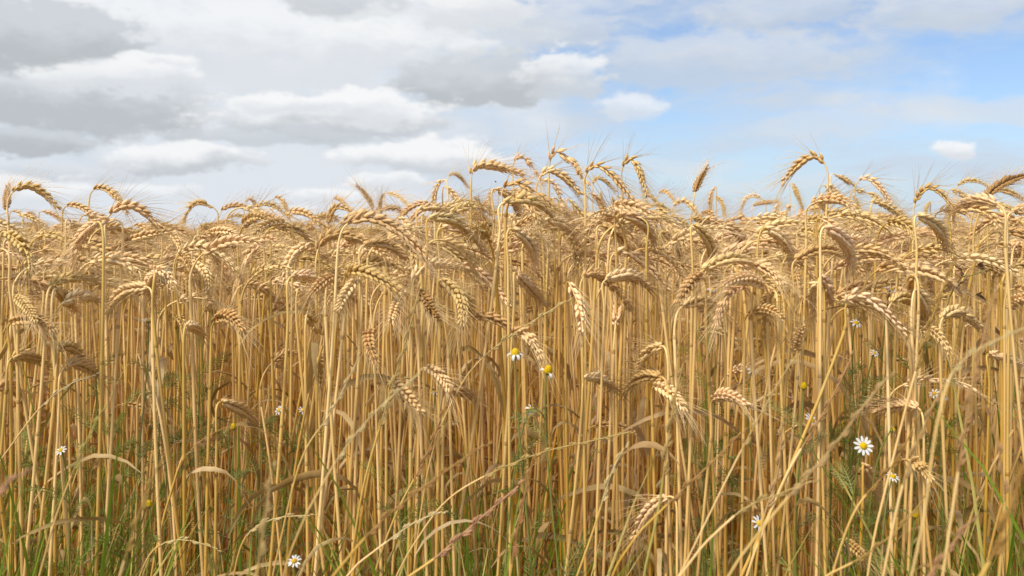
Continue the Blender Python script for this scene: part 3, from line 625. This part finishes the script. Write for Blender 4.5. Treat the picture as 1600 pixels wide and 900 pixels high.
# leafy mayweed plants without flowers
def weed(x, y, d, h, label):
    top = wpt(x, y, d); foot = np.array([top[0], top[1], 0]); root = empty('mayweed_plant', foot); sb, fb = MB(), MB(); z = top[2]
    for k in range(4):
        e = np.array([random.uniform(-.05, .05), random.uniform(-.04, .04), z*random.uniform(.85, 1.0)])
        st_ = bez((0, 0, 0), (0, 0, z*.4), e-np.array([0, 0, z*.3]), e, 20); tube(sb, st_, np.linspace(.0014, .0007, 20), 4)
        for j in range(8): feathery(fb, st_[random.randint(11, 19)], random.uniform(0, 6.28), random.uniform(.03, .06))
    sb.obj('stem', [WEED], root); fb.obj('foliage', [WEED], root); tag(root, label, 'weed', 'feathery green weeds in the wheat')
for a in ((235,520,1.12,.2,'feathery green weed below the flat white daisy at the left'),(300,450,1.3,.2,'feathery green weed reaching the ears behind the pale seed head'),
 (1080,505,1.2,.2,'feathery green weed rising to the ears right of centre'),(380,665,1.1,.2,'feathery green weed low below the level pair of tiny daisies'),
 (170,590,1.2,.2,'feathery green weed near the low long-awned ear at left'),(1300,600,1.15,.2,'feathery green weed above the half-turned daisy'),
 (1400,470,1.3,.2,'feathery green weed among the ears at right'),(700,720,1.05,.2,'feathery green weed behind the long level spike'),
 (1150,690,1.1,.2,'feathery green weed below the low level ear right of centre'),(30,650,1.1,.2,'feathery green weed at the left edge')): weed(*a)

# pale seed head with a brown mouth
t = wpt(259, 434, 1.2); root = empty('seed_head', (t[0]+.01, t[1], 0)); f0 = np.array([t[0]+.01, t[1], 0])
sb = MB(); tube(sb, bez((0, 0, 0), (0, 0, .3), (t-f0)-np.array([0, 0, .2]), t-f0-np.array([0, 0, .008]), 20), .0013, 6); sb.obj('stem', [STEM], root)
hb = MB(); blob(hb, t-f0-np.array([0, 0, .010]), np.array([0, 0, 1.]), np.array([1., 0, 0]), .026, .0058, .0058, 0)
for k in range(26):
    a = k*2.4; o = t-f0+np.array([.0045*math.cos(a), .0045*math.sin(a), random.uniform(-.008, .006)]); blob(hb, o, np.array([.25*math.cos(a), .25*math.sin(a), 1]), np.array([math.sin(a), -math.cos(a), 0]), .009, .0018, .0008, 1)
h_ = hb.obj('head', [SEEDW], root); mb_ = MB(); blob(mb_, t-f0+np.array([.0006, -.0052, -.003]), np.array([0, -.25, 1.]), np.array([1., 0, 0]), .007, .0032, .0018, 0); mb_.obj('husk', [BROWN], h_)
tag(root, 'pale oval seed head with a brown patch on a straight stem, left', 'seed head')

# bindweed twining through the right-hand ears
pth = through([wpt(1440, 610, 1.1), wpt(1455, 560, 1.12), wpt(1478, 480, 1.14), wpt(1500, 436, 1.12), wpt(1520, 430, 1.1), wpt(1545, 420, 1.12)], 50)
f0 = np.array([pth[0][0]-.02, pth[0][1], 0]); pp = np.vstack([bez((0, 0, 0), (0, 0, .2), pth[0]-f0-np.array([0, 0, .15]), pth[0]-f0, 14)[:-1], pth-f0])
root = empty('bindweed_vine', f0); sb = MB(); tube(sb, pp, .0008, 5); sb.obj('stem', [GSTEM], root)
for (x, y) in ((1503,447),(1537,420),(1535,467),(1478,452),(1498,425),(1455,470)):
    q = wpt(x, y, 1.12)-f0; lb = MB(); a = random.uniform(0, 6.28); p = [q+np.array([.004*math.cos(a+i*.55), .004*math.sin(a+i*.55), .0015*i-.004]) for i in range(9)]
    j = pp[np.argmin(np.linalg.norm(pp-p[0], axis=1))]; tube(lb, np.array([j, (j+p[0])/2+[0, 0, .002], p[0]]), .0004, 4)
    ribbon(lb, np.array(p), .0034*np.sin(np.linspace(.3, 2.9, 9)), 0, side=np.array([0, 0, 1.]), fold=.4); lb.obj('leaf', [BROWN], root)
tag(root, 'dark twining vine with curled brown leaves among the right-hand ears', 'vine')
# a tiny fly over the ears
t = wpt(775, 285, 1.3); root = empty('fly', t); bb = MB(); blob(bb, np.array([-.0012, 0, 0]), np.array([1, 0, .5]), np.array([0, 1., 0]), .0028, .0006, .0006, 1); bb.obj('body', [BLACK], root)
for s in (-1, 1): wb = MB(); ribbon(wb, np.array([[0, 0, .0006], [-.001, s*.001, .0014], [-.0016, s*.0022, .002]]), np.array([.0003, .0007, .0003]), 0, side=np.array([1., 0, 0])); wb.obj('wing', [BLACK], root)
tag(root, 'tiny dark fly hovering in front of the clouds above the ears', 'fly')

# ---------------------------------------------------------------- green grass at the foot of the crop
gb = MB()
def blade(x, y, ln, wd, m, lean=.35):
    a = random.uniform(0, 6.28); h = np.array([math.cos(a), math.sin(a), 0]); ang = R(random.uniform(70, 90)); p = [np.array([x, y, 0.])]; n = 8; c = random.uniform(.2, 1)*lean*3
    for i in range(n): p.append(p[-1]+(h*math.cos(ang)+np.array([0, 0, math.sin(ang)]))*ln/n); ang -= c/n*(i/n)*2
    ribbon(gb, np.array(p), wd*np.sin(np.linspace(.6, math.pi, n+1))**.6+.0001, m, side=np.cross(h, [0, 0, 1]), twist=random.uniform(-1.5, 1.5), fold=.4)
def green_at(px):                                        # tufts: how green and how tall the grass is across the field
    g = np.interp(px, [-200, 0, 90, 160, 260, 340, 430, 560, 660, 760, 860, 960, 1100, 1250, 1400, 1500, 1600, 1800],
                      [1, 1, .9, .5, .55, .6, .35, .5, .9, .95, .5, .25, .25, .3, .5, .9, 1, 1]); return float(g)
for _ in range(3600):
    y = random.uniform(.78, 1.5); px = random.uniform(-300, 1900); g = green_at(px)
    if random.random() > g*g*.8+.08: continue
    x = (px-800)/F*y; ln = random.uniform(.34, .66)*(.62+.38*g)*(1.0 if random.random() < .8 else 1.22)
    blade(x, y, ln, random.uniform(.0009, .0026), 0 if random.random() < .62 else 1)
for _ in range(700):                                     # a few taller green blades, most of them left of centre and at the right
    px = random.choice((random.gauss(735, 50), random.gauss(1560, 60), random.gauss(40, 60), random.uniform(0, 1600))); y = random.uniform(.85, 1.15)
    blade((px-800)/F*y, y, random.uniform(.42, .62), random.uniform(.0010, .0024), 0 if random.random() < .7 else 1, .3)
go_ = gb.obj('grass', [GREEN, GSTEM]); tag(go_, 'green and drying grass growing at the foot of the wheat', 'grass', kind='stuff')

# ---------------------------------------------------------------- labels of the wheat stalks
ONES = 'zero one two three four five six seven eight nine ten eleven twelve thirteen fourteen fifteen sixteen seventeen eighteen nineteen'.split()
TENS = 'x x twenty thirty forty fifty sixty seventy eighty ninety'.split()
def num(v):
    v = int(min(100, max(0, round(v))))
    return 'one hundred' if v == 100 else ONES[v] if v < 20 else TENS[v//10]+('-'+ONES[v % 10] if v % 10 else '')
used = set()
def words_for(i):
    root, (x, y), dx, dy, dark, d, lab, px = stalk_info[i]
    if lab: return lab
    ax, ay = x/16, y/9
    size = 'large' if px > 95 and d < 1.35 else 'small' if d > 1.9 or px < 45 else 'pale'
    if dy < -8: pose = 'rising'
    elif abs(dx) < 14: pose = 'hanging straight'
    elif abs(dy) < abs(dx)*.3: pose = 'arched '+('right' if dx > 0 else 'left')
    elif dy > abs(dx)*1.6: pose = 'hanging '+('right' if dx > 0 else 'left')
    else: pose = 'drooping '+('right' if dx > 0 else 'left')
    where = ' on the skyline' if y < skyline(x)+8 else ' low among stems' if y > 500 else ''
    return f'{size} ear {pose}{where}, {num(ax)} percent across and {num(ay)} percent down'
for i, s in enumerate(stalk_info):
    lb = words_for(i)
    if lb in used: lb = lb.replace(' ear ', ' bristly ear ' if s[7] > 60 else ' slim ear ')
    if lb in used: lb = lb.replace(' ear ', ' neighbouring ear ')
    used.add(lb); tag(s[0], lb, 'wheat', 'ripe wheat stalks of the front rows')
